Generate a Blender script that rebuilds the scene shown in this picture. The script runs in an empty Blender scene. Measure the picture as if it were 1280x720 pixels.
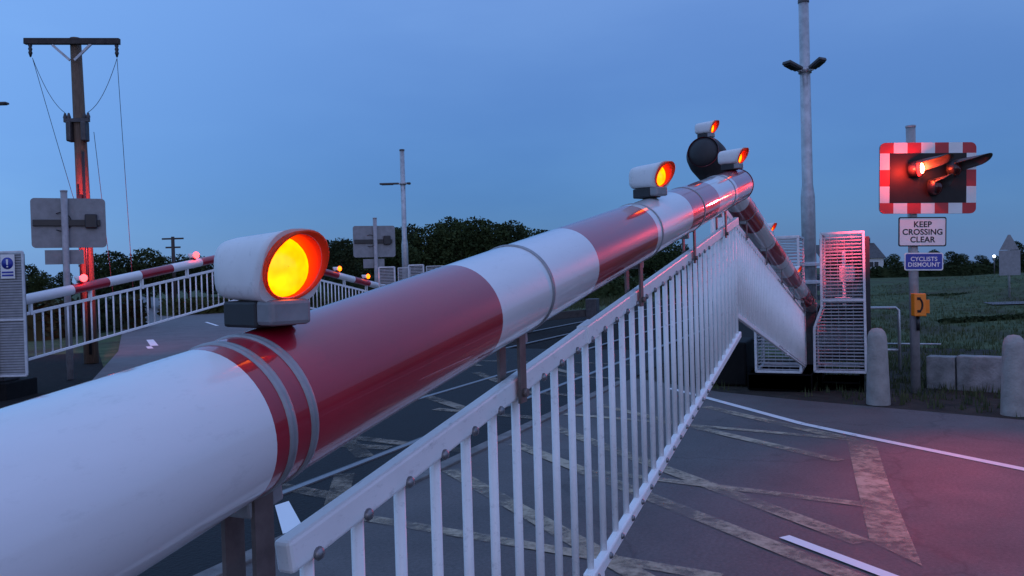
import bpy, bmesh, math, random
from math import sin, cos, pi, radians
from mathutils import Vector, Matrix
random.seed(7)
S = bpy.context.scene
COL = S.collection
# World axes: X runs along the railway (and along the barriers), Y across the tracks, Z up. Metres.

# ------------------------------------------------------------------ materials
def node_mat(name):
    m = bpy.data.materials.new(name); m.use_nodes = True
    nt = m.node_tree; b = nt.nodes['Principled BSDF']
    return m, nt, b

def mat(name, col, rough=.6, metal=0., var=.25, scale=6., bump=0., bscale=60., spec=.5, coat=0., col2=None, detail=6., stretch=None, rvar=0., dirt=0.):
    m, nt, b = node_mat(name)
    tc = nt.nodes.new('ShaderNodeTexCoord'); vec = tc.outputs['Object']
    if stretch:
        mp = nt.nodes.new('ShaderNodeMapping'); mp.inputs['Scale'].default_value = stretch
        nt.links.new(vec, mp.inputs['Vector']); vec = mp.outputs['Vector']
    n = nt.nodes.new('ShaderNodeTexNoise'); n.inputs['Scale'].default_value = scale; n.inputs['Detail'].default_value = detail
    n.inputs['Roughness'].default_value = .6
    nt.links.new(vec, n.inputs['Vector'])
    r = nt.nodes.new('ShaderNodeValToRGB')
    c2 = col2 if col2 else tuple(min(1, c*(1+var)) for c in col)
    c1 = col if col2 else tuple(c*(1-var) for c in col)
    r.color_ramp.elements[0].position = .32; r.color_ramp.elements[1].position = .68
    r.color_ramp.elements[0].color = (*c1, 1); r.color_ramp.elements[1].color = (*c2, 1)
    nt.links.new(n.outputs['Fac'], r.inputs['Fac']); nt.links.new(r.outputs['Color'], b.inputs['Base Color'])
    b.inputs['Roughness'].default_value = rough; b.inputs['Metallic'].default_value = metal
    b.inputs['Specular IOR Level'].default_value = spec
    if coat: b.inputs['Coat Weight'].default_value = coat; b.inputs['Coat Roughness'].default_value = .045
    if dirt:
        dn = nt.nodes.new('ShaderNodeTexNoise'); dn.inputs['Scale'].default_value = 55; dn.inputs['Detail'].default_value = 10; dn.inputs['Roughness'].default_value = .72
        dm = nt.nodes.new('ShaderNodeMapping'); dm.inputs['Scale'].default_value = (.45, 1, 1)
        nt.links.new(tc.outputs['Object'], dm.inputs['Vector']); nt.links.new(dm.outputs['Vector'], dn.inputs['Vector'])
        dr = nt.nodes.new('ShaderNodeMapRange'); dr.inputs['From Min'].default_value = .56; dr.inputs['From Max'].default_value = .74; dr.inputs['To Min'].default_value = 1; dr.inputs['To Max'].default_value = 1-dirt
        nt.links.new(dn.outputs['Fac'], dr.inputs['Value'])
        dx = nt.nodes.new('ShaderNodeMix'); dx.data_type = 'RGBA'; dx.blend_type = 'MULTIPLY'; dx.inputs['Factor'].default_value = 1
        nt.links.new(r.outputs['Color'], dx.inputs['A']); nt.links.new(dr.outputs['Result'], dx.inputs['B']); nt.links.new(dx.outputs['Result'], b.inputs['Base Color'])
    if rvar:
        mr = nt.nodes.new('ShaderNodeMapRange'); mr.inputs['To Min'].default_value = max(0, rough-rvar); mr.inputs['To Max'].default_value = rough+rvar
        nt.links.new(n.outputs['Fac'], mr.inputs['Value']); nt.links.new(mr.outputs['Result'], b.inputs['Roughness'])
    if bump:
        n2 = nt.nodes.new('ShaderNodeTexNoise'); n2.inputs['Scale'].default_value = bscale; n2.inputs['Detail'].default_value = 4
        nt.links.new(vec, n2.inputs['Vector'])
        bp = nt.nodes.new('ShaderNodeBump'); bp.inputs['Strength'].default_value = bump; bp.inputs['Distance'].default_value = .02
        nt.links.new(n2.outputs['Fac'], bp.inputs['Height']); nt.links.new(bp.outputs['Normal'], b.inputs['Normal'])
    return m

def paint_mat(name, col, wear_lo=.42, wear_hi=.58, scale=9., rough=.6):
    """worn road paint: noise opens holes through to the surface below"""
    m, nt, b = node_mat(name)
    tc = nt.nodes.new('ShaderNodeTexCoord')
    n = nt.nodes.new('ShaderNodeTexNoise'); n.inputs['Scale'].default_value = scale; n.inputs['Detail'].default_value = 9; n.inputs['Roughness'].default_value = .7
    nt.links.new(tc.outputs['Object'], n.inputs['Vector'])
    n3 = nt.nodes.new('ShaderNodeTexNoise'); n3.inputs['Scale'].default_value = 1.3; n3.inputs['Detail'].default_value = 3
    nt.links.new(tc.outputs['Object'], n3.inputs['Vector'])
    mx = nt.nodes.new('ShaderNodeMath'); mx.operation = 'ADD'
    ml = nt.nodes.new('ShaderNodeMath'); ml.operation = 'MULTIPLY_ADD'; ml.inputs[1].default_value = .9; ml.inputs[2].default_value = -.45
    nt.links.new(n3.outputs['Fac'], ml.inputs[0]); nt.links.new(n.outputs['Fac'], mx.inputs[0]); nt.links.new(ml.outputs[0], mx.inputs[1])
    mr = nt.nodes.new('ShaderNodeMapRange'); mr.inputs['From Min'].default_value = wear_lo; mr.inputs['From Max'].default_value = wear_hi
    mr.inputs['To Min'].default_value = .12
    nt.links.new(mx.outputs[0], mr.inputs['Value']); nt.links.new(mr.outputs['Result'], b.inputs['Alpha'])
    b.inputs['Base Color'].default_value = (*col, 1); b.inputs['Roughness'].default_value = rough
    return m

def emit_mat(name, col, strength, mottled=0., base=(.3, .02, .01), scale=40.):
    m, nt, b = node_mat(name)
    b.inputs['Base Color'].default_value = (*base, 1); b.inputs['Roughness'].default_value = .25
    b.inputs['Emission Color'].default_value = (*col, 1); b.inputs['Emission Strength'].default_value = strength
    if mottled:
        tc = nt.nodes.new('ShaderNodeTexCoord'); n = nt.nodes.new('ShaderNodeTexNoise'); n.inputs['Scale'].default_value = scale
        nt.links.new(tc.outputs['Object'], n.inputs['Vector'])
        mr = nt.nodes.new('ShaderNodeMapRange'); mr.inputs['From Min'].default_value = .3; mr.inputs['From Max'].default_value = .7
        mr.inputs['To Min'].default_value = strength*(1-mottled); mr.inputs['To Max'].default_value = strength*(1+mottled)
        nt.links.new(n.outputs['Fac'], mr.inputs['Value']); nt.links.new(mr.outputs['Result'], b.inputs['Emission Strength'])
    return m

M = {}
M['boom_white'] = mat('boom_white', (.70, .70, .69), .45, scale=2.2, col2=(.77, .77, .77), rvar=.06, spec=.35, coat=1., detail=9, stretch=(.6, 3, 3), dirt=.14)
M['boom_red'] = mat('boom_red', (.33, .002, .018), .40, var=.16, scale=3, rvar=.08, spec=.5, coat=.9, detail=8, dirt=.2)
M['strap'] = mat('strap', (.30, .31, .32), .5, metal=.3, var=.2, scale=20)
M['rail_white'] = mat('rail_white', (.84, .84, .83), .38, var=.05, scale=8, dirt=.35)
M['galv'] = mat('galvanised', (.42, .43, .44), .45, metal=.55, var=.22, scale=9, rvar=.1)
M['galv_pale'] = mat('galvanised_pale', (.62, .63, .64), .42, metal=.25, var=.12, scale=14)
M['mesh_grey'] = mat('mesh_grey', (.36, .37, .39), .5, metal=.2, var=.15, scale=10)
M['dark_steel'] = mat('dark_steel', (.07, .065, .065), .5, metal=.3, var=.3, scale=10)
M['hanger'] = mat('hanger_steel', (.16, .13, .12), .5, metal=.4, var=.3, scale=18)
M['black'] = mat('black_plastic', (.015, .015, .017), .38, var=.25, scale=10)
M['black_rubber'] = mat('black_rubber', (.02, .02, .022), .6, var=.3, scale=12)
M['hood_black'] = mat('hood_black', (.06, .05, .045), .35, var=.2, scale=10)
M['cover_black'] = mat('cover_black', (.006, .006, .006), .8, var=.3, scale=6, spec=.2)
M['bolt'] = mat('bolt_steel', (.24, .24, .25), .4, metal=.7, var=.3, scale=60)
M['housing'] = mat('lamp_housing', (.72, .72, .71), .4, var=.05, scale=12, dirt=.3)
M['lamp_bracket'] = mat('lamp_bracket', (.26, .25, .26), .5, metal=.3, var=.2, scale=20)
def translucent_mat(name, col):
    m, nt, b = node_mat(name); b.inputs['Base Color'].default_value = (*col, 1); b.inputs['Roughness'].default_value = .35
    t = nt.nodes.new('ShaderNodeBsdfTranslucent'); t.inputs['Color'].default_value = (*col, 1)
    x = nt.nodes.new('ShaderNodeMixShader'); x.inputs['Fac'].default_value = .55
    nt.links.new(b.outputs[0], x.inputs[1]); nt.links.new(t.outputs[0], x.inputs[2]); nt.links.new(x.outputs[0], nt.nodes['Material Output'].inputs['Surface']); return m
M['hood_red'] = translucent_mat('hood_red', (.9, .12, .03))
M['lens_amber'] = emit_mat('lens_amber', (1., .125, .0), 6.2, .35, scale=28)
M['lens_red'] = emit_mat('lens_red', (1., .03, .035), 11.)
M['lens_wig'] = emit_mat('lens_wig', (1., .012, .012), 9.)
M['lens_core'] = emit_mat('lens_core', (1., .10, .035), 190.)
M['lens_off'] = mat('lens_off', (.06, .008, .008), .15, var=.2)
M['lens_white'] = emit_mat('lens_white', (.85, .95, 1.), 9., base=(.6, .6, .6))
M['sign_white'] = mat('sign_white', (.74, .74, .72), .4, var=.05)
M['sign_red'] = mat('sign_red', (.48, .012, .02), .4, var=.1)
M['sign_blue'] = mat('sign_blue', (.018, .035, .30), .4, var=.1)
M['sign_black'] = mat('sign_black', (.018, .016, .016), .6, var=.2, spec=.3)
M['sign_back'] = mat('sign_back', (.22, .23, .24), .5, metal=.2, var=.15, scale=8)
M['orange'] = mat('orange_plastic', (.85, .22, .01), .4, var=.06)
M['post_grey'] = mat('post_grey', (.33, .31, .31), .5, metal=.15, var=.2, scale=9)
M['wood'] = mat('pole_wood', (.13, .085, .055), .8, var=.35, scale=10, bump=.5, bscale=40, stretch=(6, 6, .6))
M['wood_dark'] = mat('crossarm_wood', (.045, .035, .03), .8, var=.3, scale=10)
M['wire'] = mat('wire', (.03, .035, .045), .7, var=.1, spec=.1)
M['concrete'] = mat('concrete', (.30, .28, .26), .85, var=.2, scale=7, bump=.5, bscale=50)
M['concrete_wall'] = mat('concrete_wall', (.12, .12, .115), .9, scale=4, col2=(.34, .34, .33), bump=.6, bscale=30, detail=9)
M['rail_steel'] = mat('rail_steel', (.26, .25, .25), .42, metal=.6, var=.15, scale=30)
M['render_white'] = mat('house_render', (.62, .62, .6), .8, var=.06)
M['roof_tile'] = mat('roof_tile', (.075, .07, .07), .8, var=.25, scale=3)
M['glass_dark'] = mat('window_glass', (.02, .025, .03), .1, var=.2)
M['bark'] = mat('bark', (.06, .05, .04), .9, var=.3, scale=5)
M['timber'] = mat('old_timber', (.05, .045, .04), .85, var=.3, scale=8)
M['leaf_a'] = mat('foliage_a', (.018, .030, .011), .85, scale=.6, col2=(.045, .066, .024), spec=.08)
M['leaf_b'] = mat('foliage_b', (.014, .024, .010), .85, scale=.7, col2=(.036, .048, .020), spec=.08)
M['leaf_c'] = mat('foliage_c', (.022, .034, .012), .85, scale=.8, col2=(.05, .07, .024), spec=.08)
M['grass'] = mat('grass', (.042, .062, .028), .85, scale=3., col2=(.09, .10, .045), spec=.1)

# ------------------------------------------------------------------ mesh builder
def frame_from(d):
    d = Vector(d).normalized()
    up = Vector((0, 0, 1)) if abs(d.z) < .95 else Vector((1, 0, 0))
    s = d.cross(up).normalized(); t = s.cross(d).normalized()
    return d, s, t

class MB:
    def __init__(self): self.v = []; self.f = []; self.mi = []; self.sm = []
    def add(self, vs, fs, mi=0, smooth=False):
        o = len(self.v); self.v += [tuple(p) for p in vs]
        for f in fs: self.f.append([o+i for i in f]); self.mi.append(mi); self.sm.append(smooth)
    def box(self, c, size, ax=None, mi=0, bev=0.):
        """box centred at c; ax = (X,Y,Z) axis vectors; chamfered when bev > 0"""
        X, Y, Z = [Vector(a).normalized() for a in (ax or ((1, 0, 0), (0, 1, 0), (0, 0, 1)))]
        c = Vector(c); a, b, h = [s/2 for s in size]
        bm = bmesh.new(); bmesh.ops.create_cube(bm, size=1.)
        for v in bm.verts: v.co = Vector((v.co.x*2*a, v.co.y*2*b, v.co.z*2*h))
        if bev: bmesh.ops.bevel(bm, geom=bm.edges[:], offset=min(bev, a*.9, b*.9, h*.9), segments=2, affect='EDGES', profile=.5)
        bm.verts.index_update()
        vs = [c + X*v.co.x + Y*v.co.y + Z*v.co.z for v in bm.verts]
        fs = [[v.index for v in f.verts] for f in bm.faces]
        bm.free(); self.add(vs, fs, mi)
        return self
    def beam(self, p, q, w, h, mi=0, bev=0., up=(0, 0, 1)):
        p, q = Vector(p), Vector(q); d = (q-p); L = d.length; d.normalize()
        u = Vector(up); s = d.cross(u)
        if s.length < 1e-4: s = d.cross(Vector((0, 1, 0)))
        s.normalize(); t = s.cross(d)
        return self.box((p+q)/2, (L, w, h), (d, s, t), mi, bev)
    def tube(self, pts, r, n=10, mi=0, cap=True, smooth=True):
        pts = [Vector(p) for p in pts]; rs = r if isinstance(r, (list, tuple)) else [r]*len(pts)
        rings = []
        s0 = None
        for i, p in enumerate(pts):
            d = (pts[min(i+1, len(pts)-1)] - pts[max(i-1, 0)]).normalized()
            if s0 is None: _, s, t = frame_from(d)
            else:
                s = (s0 - d*s0.dot(d)).normalized(); t = s.cross(d).normalized()
            s0 = s
            rings.append([p + (s*cos(2*pi*k/n) + t*sin(2*pi*k/n))*rs[i] for k in range(n)])
        vs = [v for rg in rings for v in rg]; fs = []
        for i in range(len(pts)-1):
            for k in range(n): fs.append([i*n+k, i*n+(k+1) % n, (i+1)*n+(k+1) % n, (i+1)*n+k])
        self.add(vs, fs, mi, smooth)
        if cap:
            self.add(rings[0], [list(range(n))[::-1]], mi); self.add(rings[-1], [list(range(n))], mi)
        return self
    def lathe(self, o, d, prof, n=32, mi=0, smooth=True, a0=0., a1=2*pi, ref=None):
        """prof = [(t along d, radius)]"""
        o = Vector(o); d, s, t = frame_from(d)
        full = abs(a1-a0-2*pi) < 1e-6; m = n if full else n+1
        vs = [o + d*tt + (s*cos(a0+(a1-a0)*k/n) + t*sin(a0+(a1-a0)*k/n))*r for tt, r in prof for k in range(m)]
        fs = []
        for i in range(len(prof)-1):
            for k in range(n):
                k2 = (k+1) % m
                fs.append([i*m+k, i*m+k2, (i+1)*m+k2, (i+1)*m+k])
        self.add(vs, fs, mi, smooth); return self
    def poly(self, pts, mi=0):
        self.add(pts, [list(range(len(pts)))], mi); return self
    def prism(self, pts, n, mi=0):
        """flat outline pts (3D) pushed along vector n"""
        n = Vector(n); a = [Vector(p) for p in pts]; b = [p+n for p in a]; k = len(a)
        self.add(a+b, [list(range(k))[::-1], list(range(k, 2*k))] + [[i, (i+1) % k, k+(i+1) % k, k+i] for i in range(k)], mi); return self
    def build(self, name, m, parent=None, origin=None):
        me = bpy.data.meshes.new(name)
        o3 = Vector(origin) if origin is not None else (Vector(parent['_o']) if parent is not None else Vector((0, 0, 0)))
        me.from_pydata([tuple(Vector(v)-o3) for v in self.v], [], self.f)
        ms = m if isinstance(m, (list, tuple)) else [m]
        for x in ms: me.materials.append(x)
        me.polygons.foreach_set('material_index', self.mi); me.polygons.foreach_set('use_smooth', self.sm)
        bm = bmesh.new(); bm.from_mesh(me); bmesh.ops.remove_doubles(bm, verts=bm.verts, dist=1e-5) if len(self.v) < 6000 and any(self.sm) else None
        bmesh.ops.recalc_face_normals(bm, faces=bm.faces); bm.to_mesh(me); bm.free(); me.update()
        ob = bpy.data.objects.new(name, me); COL.objects.link(ob)
        if parent is not None: ob.parent = parent; ob['_o'] = tuple(o3)
        else: ob.location = o3; ob['_o'] = tuple(o3)
        return ob

def thing(name, loc, label, cat, group=None):
    o = bpy.data.objects.new(name, None); COL.objects.link(o); o.location = loc; o.empty_display_size = .2
    o['_o'] = tuple(loc); o['label'] = label; o['category'] = cat
    if group: o['group'] = group
    return o
def tag(o, label, cat, group=None):
    o['label'] = label; o['category'] = cat
    if group: o['group'] = group
    return o
def structure(o): o['kind'] = 'structure'; return o
def stuff(o): o['kind'] = 'stuff'; return o
def dup(root, loc, rotz=0., label=None, scale=None):
    r = root.copy(); COL.objects.link(r); r.location = loc; r.rotation_euler = (0, 0, rotz)
    if scale: r.scale = scale
    if label: r['label'] = label
    for ch in list(root.children):
        c = ch.copy(); COL.objects.link(c); c.parent = r
        for g in list(ch.children):
            d = g.copy(); COL.objects.link(d); d.parent = c
    return r

def text(name, body, size, c, right, up, mat_, parent, bold=.0, depth=.002, spacing=1.05, xs=1.):
    cu = bpy.data.curves.new(name, 'FONT'); cu.body = body; cu.size = size; cu.align_x = 'CENTER'; cu.align_y = 'CENTER'
    cu.extrude = depth; cu.offset = bold; cu.space_character = spacing; cu.space_line = .95
    cu.materials.append(mat_)
    o = bpy.data.objects.new(name, cu)
    R, U = Vector(right).normalized(), Vector(up).normalized(); N = R.cross(U)
    mt = Matrix((R, U, N)).transposed().to_4x4()
    mt.translation = Vector(c) - Vector(parent['_o'])
    dg = bpy.context.evaluated_depsgraph_get()
    COL.objects.link(o); dg.update()
    me = bpy.data.meshes.new_from_object(o.evaluated_get(dg))
    COL.objects.unlink(o); bpy.data.objects.remove(o)
    me.transform(mt @ Matrix.Diagonal((xs, 1, 1, 1)))
    if not me.materials: me.materials.append(mat_)
    ob = bpy.data.objects.new(name, me); COL.objects.link(ob); ob.parent = parent; ob['_o'] = parent['_o']
    return ob

# ------------------------------------------------------------------ ground, road, railway
def ground_mat():
    m, nt, b = node_mat('field_ground')
    tc = nt.nodes.new('ShaderNodeTexCoord')
    def noise(sc, det=5, st=None):
        v = tc.outputs['Object']
        if st:
            mp = nt.nodes.new('ShaderNodeMapping'); mp.inputs['Scale'].default_value = st; nt.links.new(v, mp.inputs['Vector']); v = mp.outputs['Vector']
        n = nt.nodes.new('ShaderNodeTexNoise'); n.inputs['Scale'].default_value = sc; n.inputs['Detail'].default_value = det; nt.links.new(v, n.inputs['Vector']); return n.outputs['Fac']
    def ramp(f, a, b_, p0=.35, p1=.65):
        r = nt.nodes.new('ShaderNodeValToRGB'); r.color_ramp.elements[0].position = p0; r.color_ramp.elements[1].position = p1
        r.color_ramp.elements[0].color = (*a, 1); r.color_ramp.elements[1].color = (*b_, 1); nt.links.new(f, r.inputs['Fac']); return r.outputs['Color']
    c1 = ramp(noise(1.6, 8), (.048, .074, .036), (.096, .120, .058))
    c2 = ramp(noise(.5, 6), (.045, .042, .028), (.085, .085, .05))
    mx = nt.nodes.new('ShaderNodeMix'); mx.data_type = 'RGBA'
    f = ramp(noise(.12, 5, (1, 3.5, 1)), (0, 0, 0), (1, 1, 1), .50, .64)
    nt.links.new(f, mx.inputs['Factor']); nt.links.new(c1, mx.inputs['A']); nt.links.new(c2, mx.inputs['B'])
    nt.links.new(mx.outputs['Result'], b.inputs['Base Color']); b.inputs['Roughness'].default_value = .9; b.inputs['Specular IOR Level'].default_value = .1
    bp = nt.nodes.new('ShaderNodeBump'); bp.inputs['Strength'].default_value = .8; bp.inputs['Distance'].default_value = .1
    nt.links.new(noise(9, 6), bp.inputs['Height']); nt.links.new(bp.outputs['Normal'], b.inputs['Normal'])
    return m
def asphalt_mat(name, base, light):
    m, nt, b = node_mat(name)
    tc = nt.nodes.new('ShaderNodeTexCoord')
    def noise(sc, det):
        n = nt.nodes.new('ShaderNodeTexNoise'); n.inputs['Scale'].default_value = sc; n.inputs['Detail'].default_value = det; n.inputs['Roughness'].default_value = .65
        nt.links.new(tc.outputs['Object'], n.inputs['Vector']); return n.outputs['Fac']
    r = nt.nodes.new('ShaderNodeValToRGB'); r.color_ramp.elements[0].position = .3; r.color_ramp.elements[1].position = .72
    r.color_ramp.elements[0].color = (*base, 1); r.color_ramp.elements[1].color = (*light, 1); nt.links.new(noise(.9, 7), r.inputs['Fac'])
    r2 = nt.nodes.new('ShaderNodeValToRGB'); r2.color_ramp.elements[0].position = .3; r2.color_ramp.elements[1].position = .75
    r2.color_ramp.elements[0].color = (.62, .62, .62, 1); r2.color_ramp.elements[1].color = (1.5, 1.5, 1.5, 1); nt.links.new(noise(42, 8), r2.inputs['Fac'])
    mx = nt.nodes.new('ShaderNodeMix'); mx.data_type = 'RGBA'; mx.blend_type = 'MULTIPLY'; mx.inputs['Factor'].default_value = .8
    nt.links.new(r.outputs['Color'], mx.inputs['A']); nt.links.new(r2.outputs['Color'], mx.inputs['B'])
    # thin cracks
    vo = nt.nodes.new('ShaderNodeTexVoronoi'); vo.feature = 'DISTANCE_TO_EDGE'; vo.inputs['Scale'].default_value = .33
    wn = nt.nodes.new('ShaderNodeTexNoise'); wn.inputs['Scale'].default_value = 2.; wn.inputs['Detail'].default_value = 5
    ad = nt.nodes.new('ShaderNodeVectorMath'); ad.operation = 'ADD'
    nt.links.new(tc.outputs['Object'], wn.inputs['Vector']); nt.links.new(tc.outputs['Object'], ad.inputs[0]); nt.links.new(wn.outputs['Color'], ad.inputs[1]); nt.links.new(ad.outputs[0], vo.inputs['Vector'])
    cr = nt.nodes.new('ShaderNodeMapRange'); cr.inputs['From Min'].default_value = .002; cr.inputs['From Max'].default_value = .012; cr.inputs['To Min'].default_value = .72
    nt.links.new(vo.outputs['Distance'], cr.inputs['Value'])
    m2 = nt.nodes.new('ShaderNodeMix'); m2.data_type = 'RGBA'; m2.blend_type = 'MULTIPLY'; m2.inputs['Factor'].default_value = 1
    nt.links.new(mx.outputs['Result'], m2.inputs['A']); nt.links.new(cr.outputs['Result'], m2.inputs['B'])
    nt.links.new(m2.outputs['Result'], b.inputs['Base Color'])
    mr = nt.nodes.new('ShaderNodeMapRange'); mr.inputs['To Min'].default_value = .55; mr.inputs['To Max'].default_value = .8
    nt.links.new(noise(2.2, 5), mr.inputs['Value']); nt.links.new(mr.outputs['Result'], b.inputs['Roughness'])
    bp = nt.nodes.new('ShaderNodeBump'); bp.inputs['Strength'].default_value = .5; bp.inputs['Distance'].default_value = .006
    nt.links.new(noise(150, 3), bp.inputs['Height']); nt.links.new(bp.outputs['Normal'], b.inputs['Normal'])
    return m
M['ground'] = ground_mat()
M['asphalt'] = asphalt_mat('asphalt', (.066, .057, .054), (.115, .098, .093))
M['asphalt_far'] = asphalt_mat('asphalt_far', (.085, .076, .076), (.135, .118, .118))
M['deck'] = mat('deck_rubber', (.009, .0095, .010), .7, var=.5, scale=2.5, bump=.6, bscale=35, rvar=.12, spec=.25)
M['ballast'] = mat('ballast', (.005, .005, .005), .95, scale=9, col2=(.022, .020, .018), bump=1., bscale=22, spec=.15)
M['verge'] = mat('verge_dirt', (.018, .017, .014), .95, scale=3.5, col2=(.055, .046, .036), bump=1., bscale=25, spec=.2)
M['paint_yellow'] = paint_mat('paint_yellow', (.40, .32, .22), .36, .66)
M['paint_deck'] = paint_mat('paint_deck', (.24, .185, .125), .40, .72)
M['kerb'] = mat('kerb_concrete', (.10, .095, .09), .85, scale=5, col2=(.20, .19, .18), bump=.4)
M['paint_white'] = paint_mat('paint_white', (.70, .70, .69), .20, .36)
M['paint_white_new'] = paint_mat('paint_white_new', (.8, .8, .79), .05, .12)

def ground_h(x, y):
    h = -.03
    if x > 24 and y < 5:
        d = math.hypot((x-58)/20, (y+9)/13)
        if d < 1: h += 1.0*(cos(pi*d)*.5+.5)
        d = math.hypot((x-40)/7, (y+1.2)/4)
        if d < 1: h += .35*(cos(pi*d)*.5+.5)
    return h
xs = sorted(set([-1500, -700, -300, -120, -60, -30, -15] + [i*2. for i in range(-5, 50)] + [110, 130, 160, 220, 320, 500, 900, 1500, 2500]))
ys = sorted(set([-1500, -700, -300, -120, -70, -45] + [i*1.5 for i in range(-22, 30)] + [50, 60, 80, 120, 200, 400, 800, 1500, 2500]))
mb = MB()
vs = [(x, y, ground_h(x, y)) for x in xs for y in ys]; ny = len(ys)
mb.add(vs, [[i*ny+j, (i+1)*ny+j, (i+1)*ny+j+1, i*ny+j+1] for i in range(len(xs)-1) for j in range(ny-1)], 0, True)
structure(mb.build('ground', M['ground']))

def sheet(name, pts, m, z):
    mb = MB(); mb.poly([(x, y, z) for x, y in pts]); return structure(mb.build(name, m))
sheet('verge', [(11.2, 3.4), (11.1, 1.9), (10.6, .8), (9.8, -1.45), (8.4, -5), (2, -16), (6, -20), (13, -6), (14.6, -2.5), (15, .6), (16, 3.4)], M['verge'], -.014)
sheet('railway_ballast', [(-300, 1.6), (10.9, 1.6), (14, 2.2), (500, 2.2), (500, 11.2), (-300, 11.2)], M['ballast'], -.022)
sheet('trackside_soil', [(1.5, 9.5), (9.2, 9.5), (10.2, 12.6), (14.5, 18.2), (9, 22), (-6, 18)], M['ballast'], -.010)
sheet('road', [(-9, 3.40), (12.2, 3.40), (11.02, 1.86), (10.56, .81), (9.75, -1.46), (8.3, -5), (-9, -28), (-24, -22)], M['asphalt'], 0.)
sheet('crossing_deck', [(-3.5, 3.404), (16.6, 3.404), (16.6, 9.9), (-3.5, 9.9)], M['deck'], .002)
sheet('far_road', [(5.5, 9.904), (18.5, 9.904), (20.5, 12.5), (24., 17.5), (33.5, 29.5), (95, 108), (88, 112), (26.5, 31.5), (14.6, 17.6), (9.5, 12.2)], M['asphalt_far'], .001)

def strip(mb, p, q, w, z=.007, w2=None):
    p = Vector((*p, z)); q = Vector((*q, z)); d = (q-p).normalized(); s = Vector((-d.y, d.x, 0)); w2 = w2 or w
    k = max(1, int((q-p).length/.5)); 
    for i in range(k):
        a = p+(q-p)*i/k; b = p+(q-p)*(i+1)/k
        mb.poly([a-s*w/2, b-s*w/2, b+s*w/2, a+s*w/2])
mb = MB()                                            # worn yellow box grid
mb.poly([(x, y, .007) for x, y in ((8.36, .22), (8.06, -.04), (6.5, -.12), (4.86, -.24), (5.20, .02), (6.7, .12))])
for p, q, w in [((9.75, 1.82), (8.22, .17), .15),
                ((8.85, 3.3), (8.25, .26), .11), ((6.32, 2.1), (6.0, .05), .11),
                ((4.62, 3.3), (4.33, .75), .12)]:
    strip(mb, p, q, w, .0064)
for p, q, w in [((8.05, 3.15), (5.16, .06), .15), ((7.15, 3.2), (4.5, .03), .15), ((9.55, 3.1), (7.3, .25), .13), ((6.0, 3.3), (3.6, .45), .15)]:
    strip(mb, p, q, w, .0072)
structure(mb.build('box_marking', M['paint_yellow']))
mb = MB()
def dstrip(p, q, w, z): strip(mb, p, q, w, z)
for k, u in enumerate((4.95, 6.7, 8.5, 10.2, 12.0, 13.8)):
    dstrip((u, 3.5), (u+.25, 5.0), .16, .0086)
for p, q in [((6.6, 4.3), (6.55, 5.3)), ((10.2, 6.35), (8.6, 4.3)), ((8.0, 6.2), (6.2, 4.3)), ((12.3, 6.2), (10.2, 4.3)), ((14.2, 6.2), (12.3, 4.3)),
             ((14.05, 7.3), (14.02, 6.4)), ((14.1, 7.25), (11.1, 6.45)), ((16.0, 9.4), (13.2, 6.6)), ((12.5, 9.6), (10.3, 7.)), ((5.6, 4.1), (4.55, 3.45))]:
    dstrip(p, q, .17, .0098)
structure(mb.build('deck_marking', M['paint_deck']))
mb = MB(); mb.box((3.2, 3.43, .006), (17, .13, .03), bev=.006); structure(mb.build('kerb_strip', M['kerb']))
mb = MB()
prev = None
for p in [(11.2, 2.6), (10.43, 1.92), (8.93, .66), (8.38, .04), (7.84, -.6), (6.4, -2.3), (2, -7.6), (-5, -16)]:
    if prev: strip(mb, prev, p, .10, .0050)
    prev = p
structure(mb.build('edge_line', M['paint_white']))
mb = MB()
strip(mb, (5.12, .5), (4.55, -.18), .085, .0088)
mb.poly([(4.63, 4.02, .0112), (4.76, 4.0, .0112), (4.24, 3.44, .0112), (4.12, 3.52, .0112)])
strip(mb, (3.0, -2.0), (1.6, -3.7), .1, .0088)
strip(mb, (15.9, 18.0), (15.35, 17.3), .14, .006); strip(mb, (17.9, 20.2), (16.1, 18.0), .2, .006)
strip(mb, (26.6, 26.6), (24.2, 23.6), .12, .006)
structure(mb.build('lane_marking', M['paint_white_new']))
for i, (v, lab) in enumerate([(4.2, 'bright steel rail set in the dark deck, nearest to the raised barrier'), (5.635, 'second steel rail in the dark deck, beyond the nearest rail'),
                              (7.6, 'third steel rail in the dark deck, first of the far track'), (9.035, 'farthest steel rail, beside the far road')]):
    mb = MB(); mb.box((170, v, .004), (600, .066, .020)); mb.box((170, v+.055, .0022), (600, .045, .0036), mi=1)
    tag(mb.build('steel_rail', [M['rail_steel'], M['black']]), lab, 'rail', 'running rails across the road')

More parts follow.
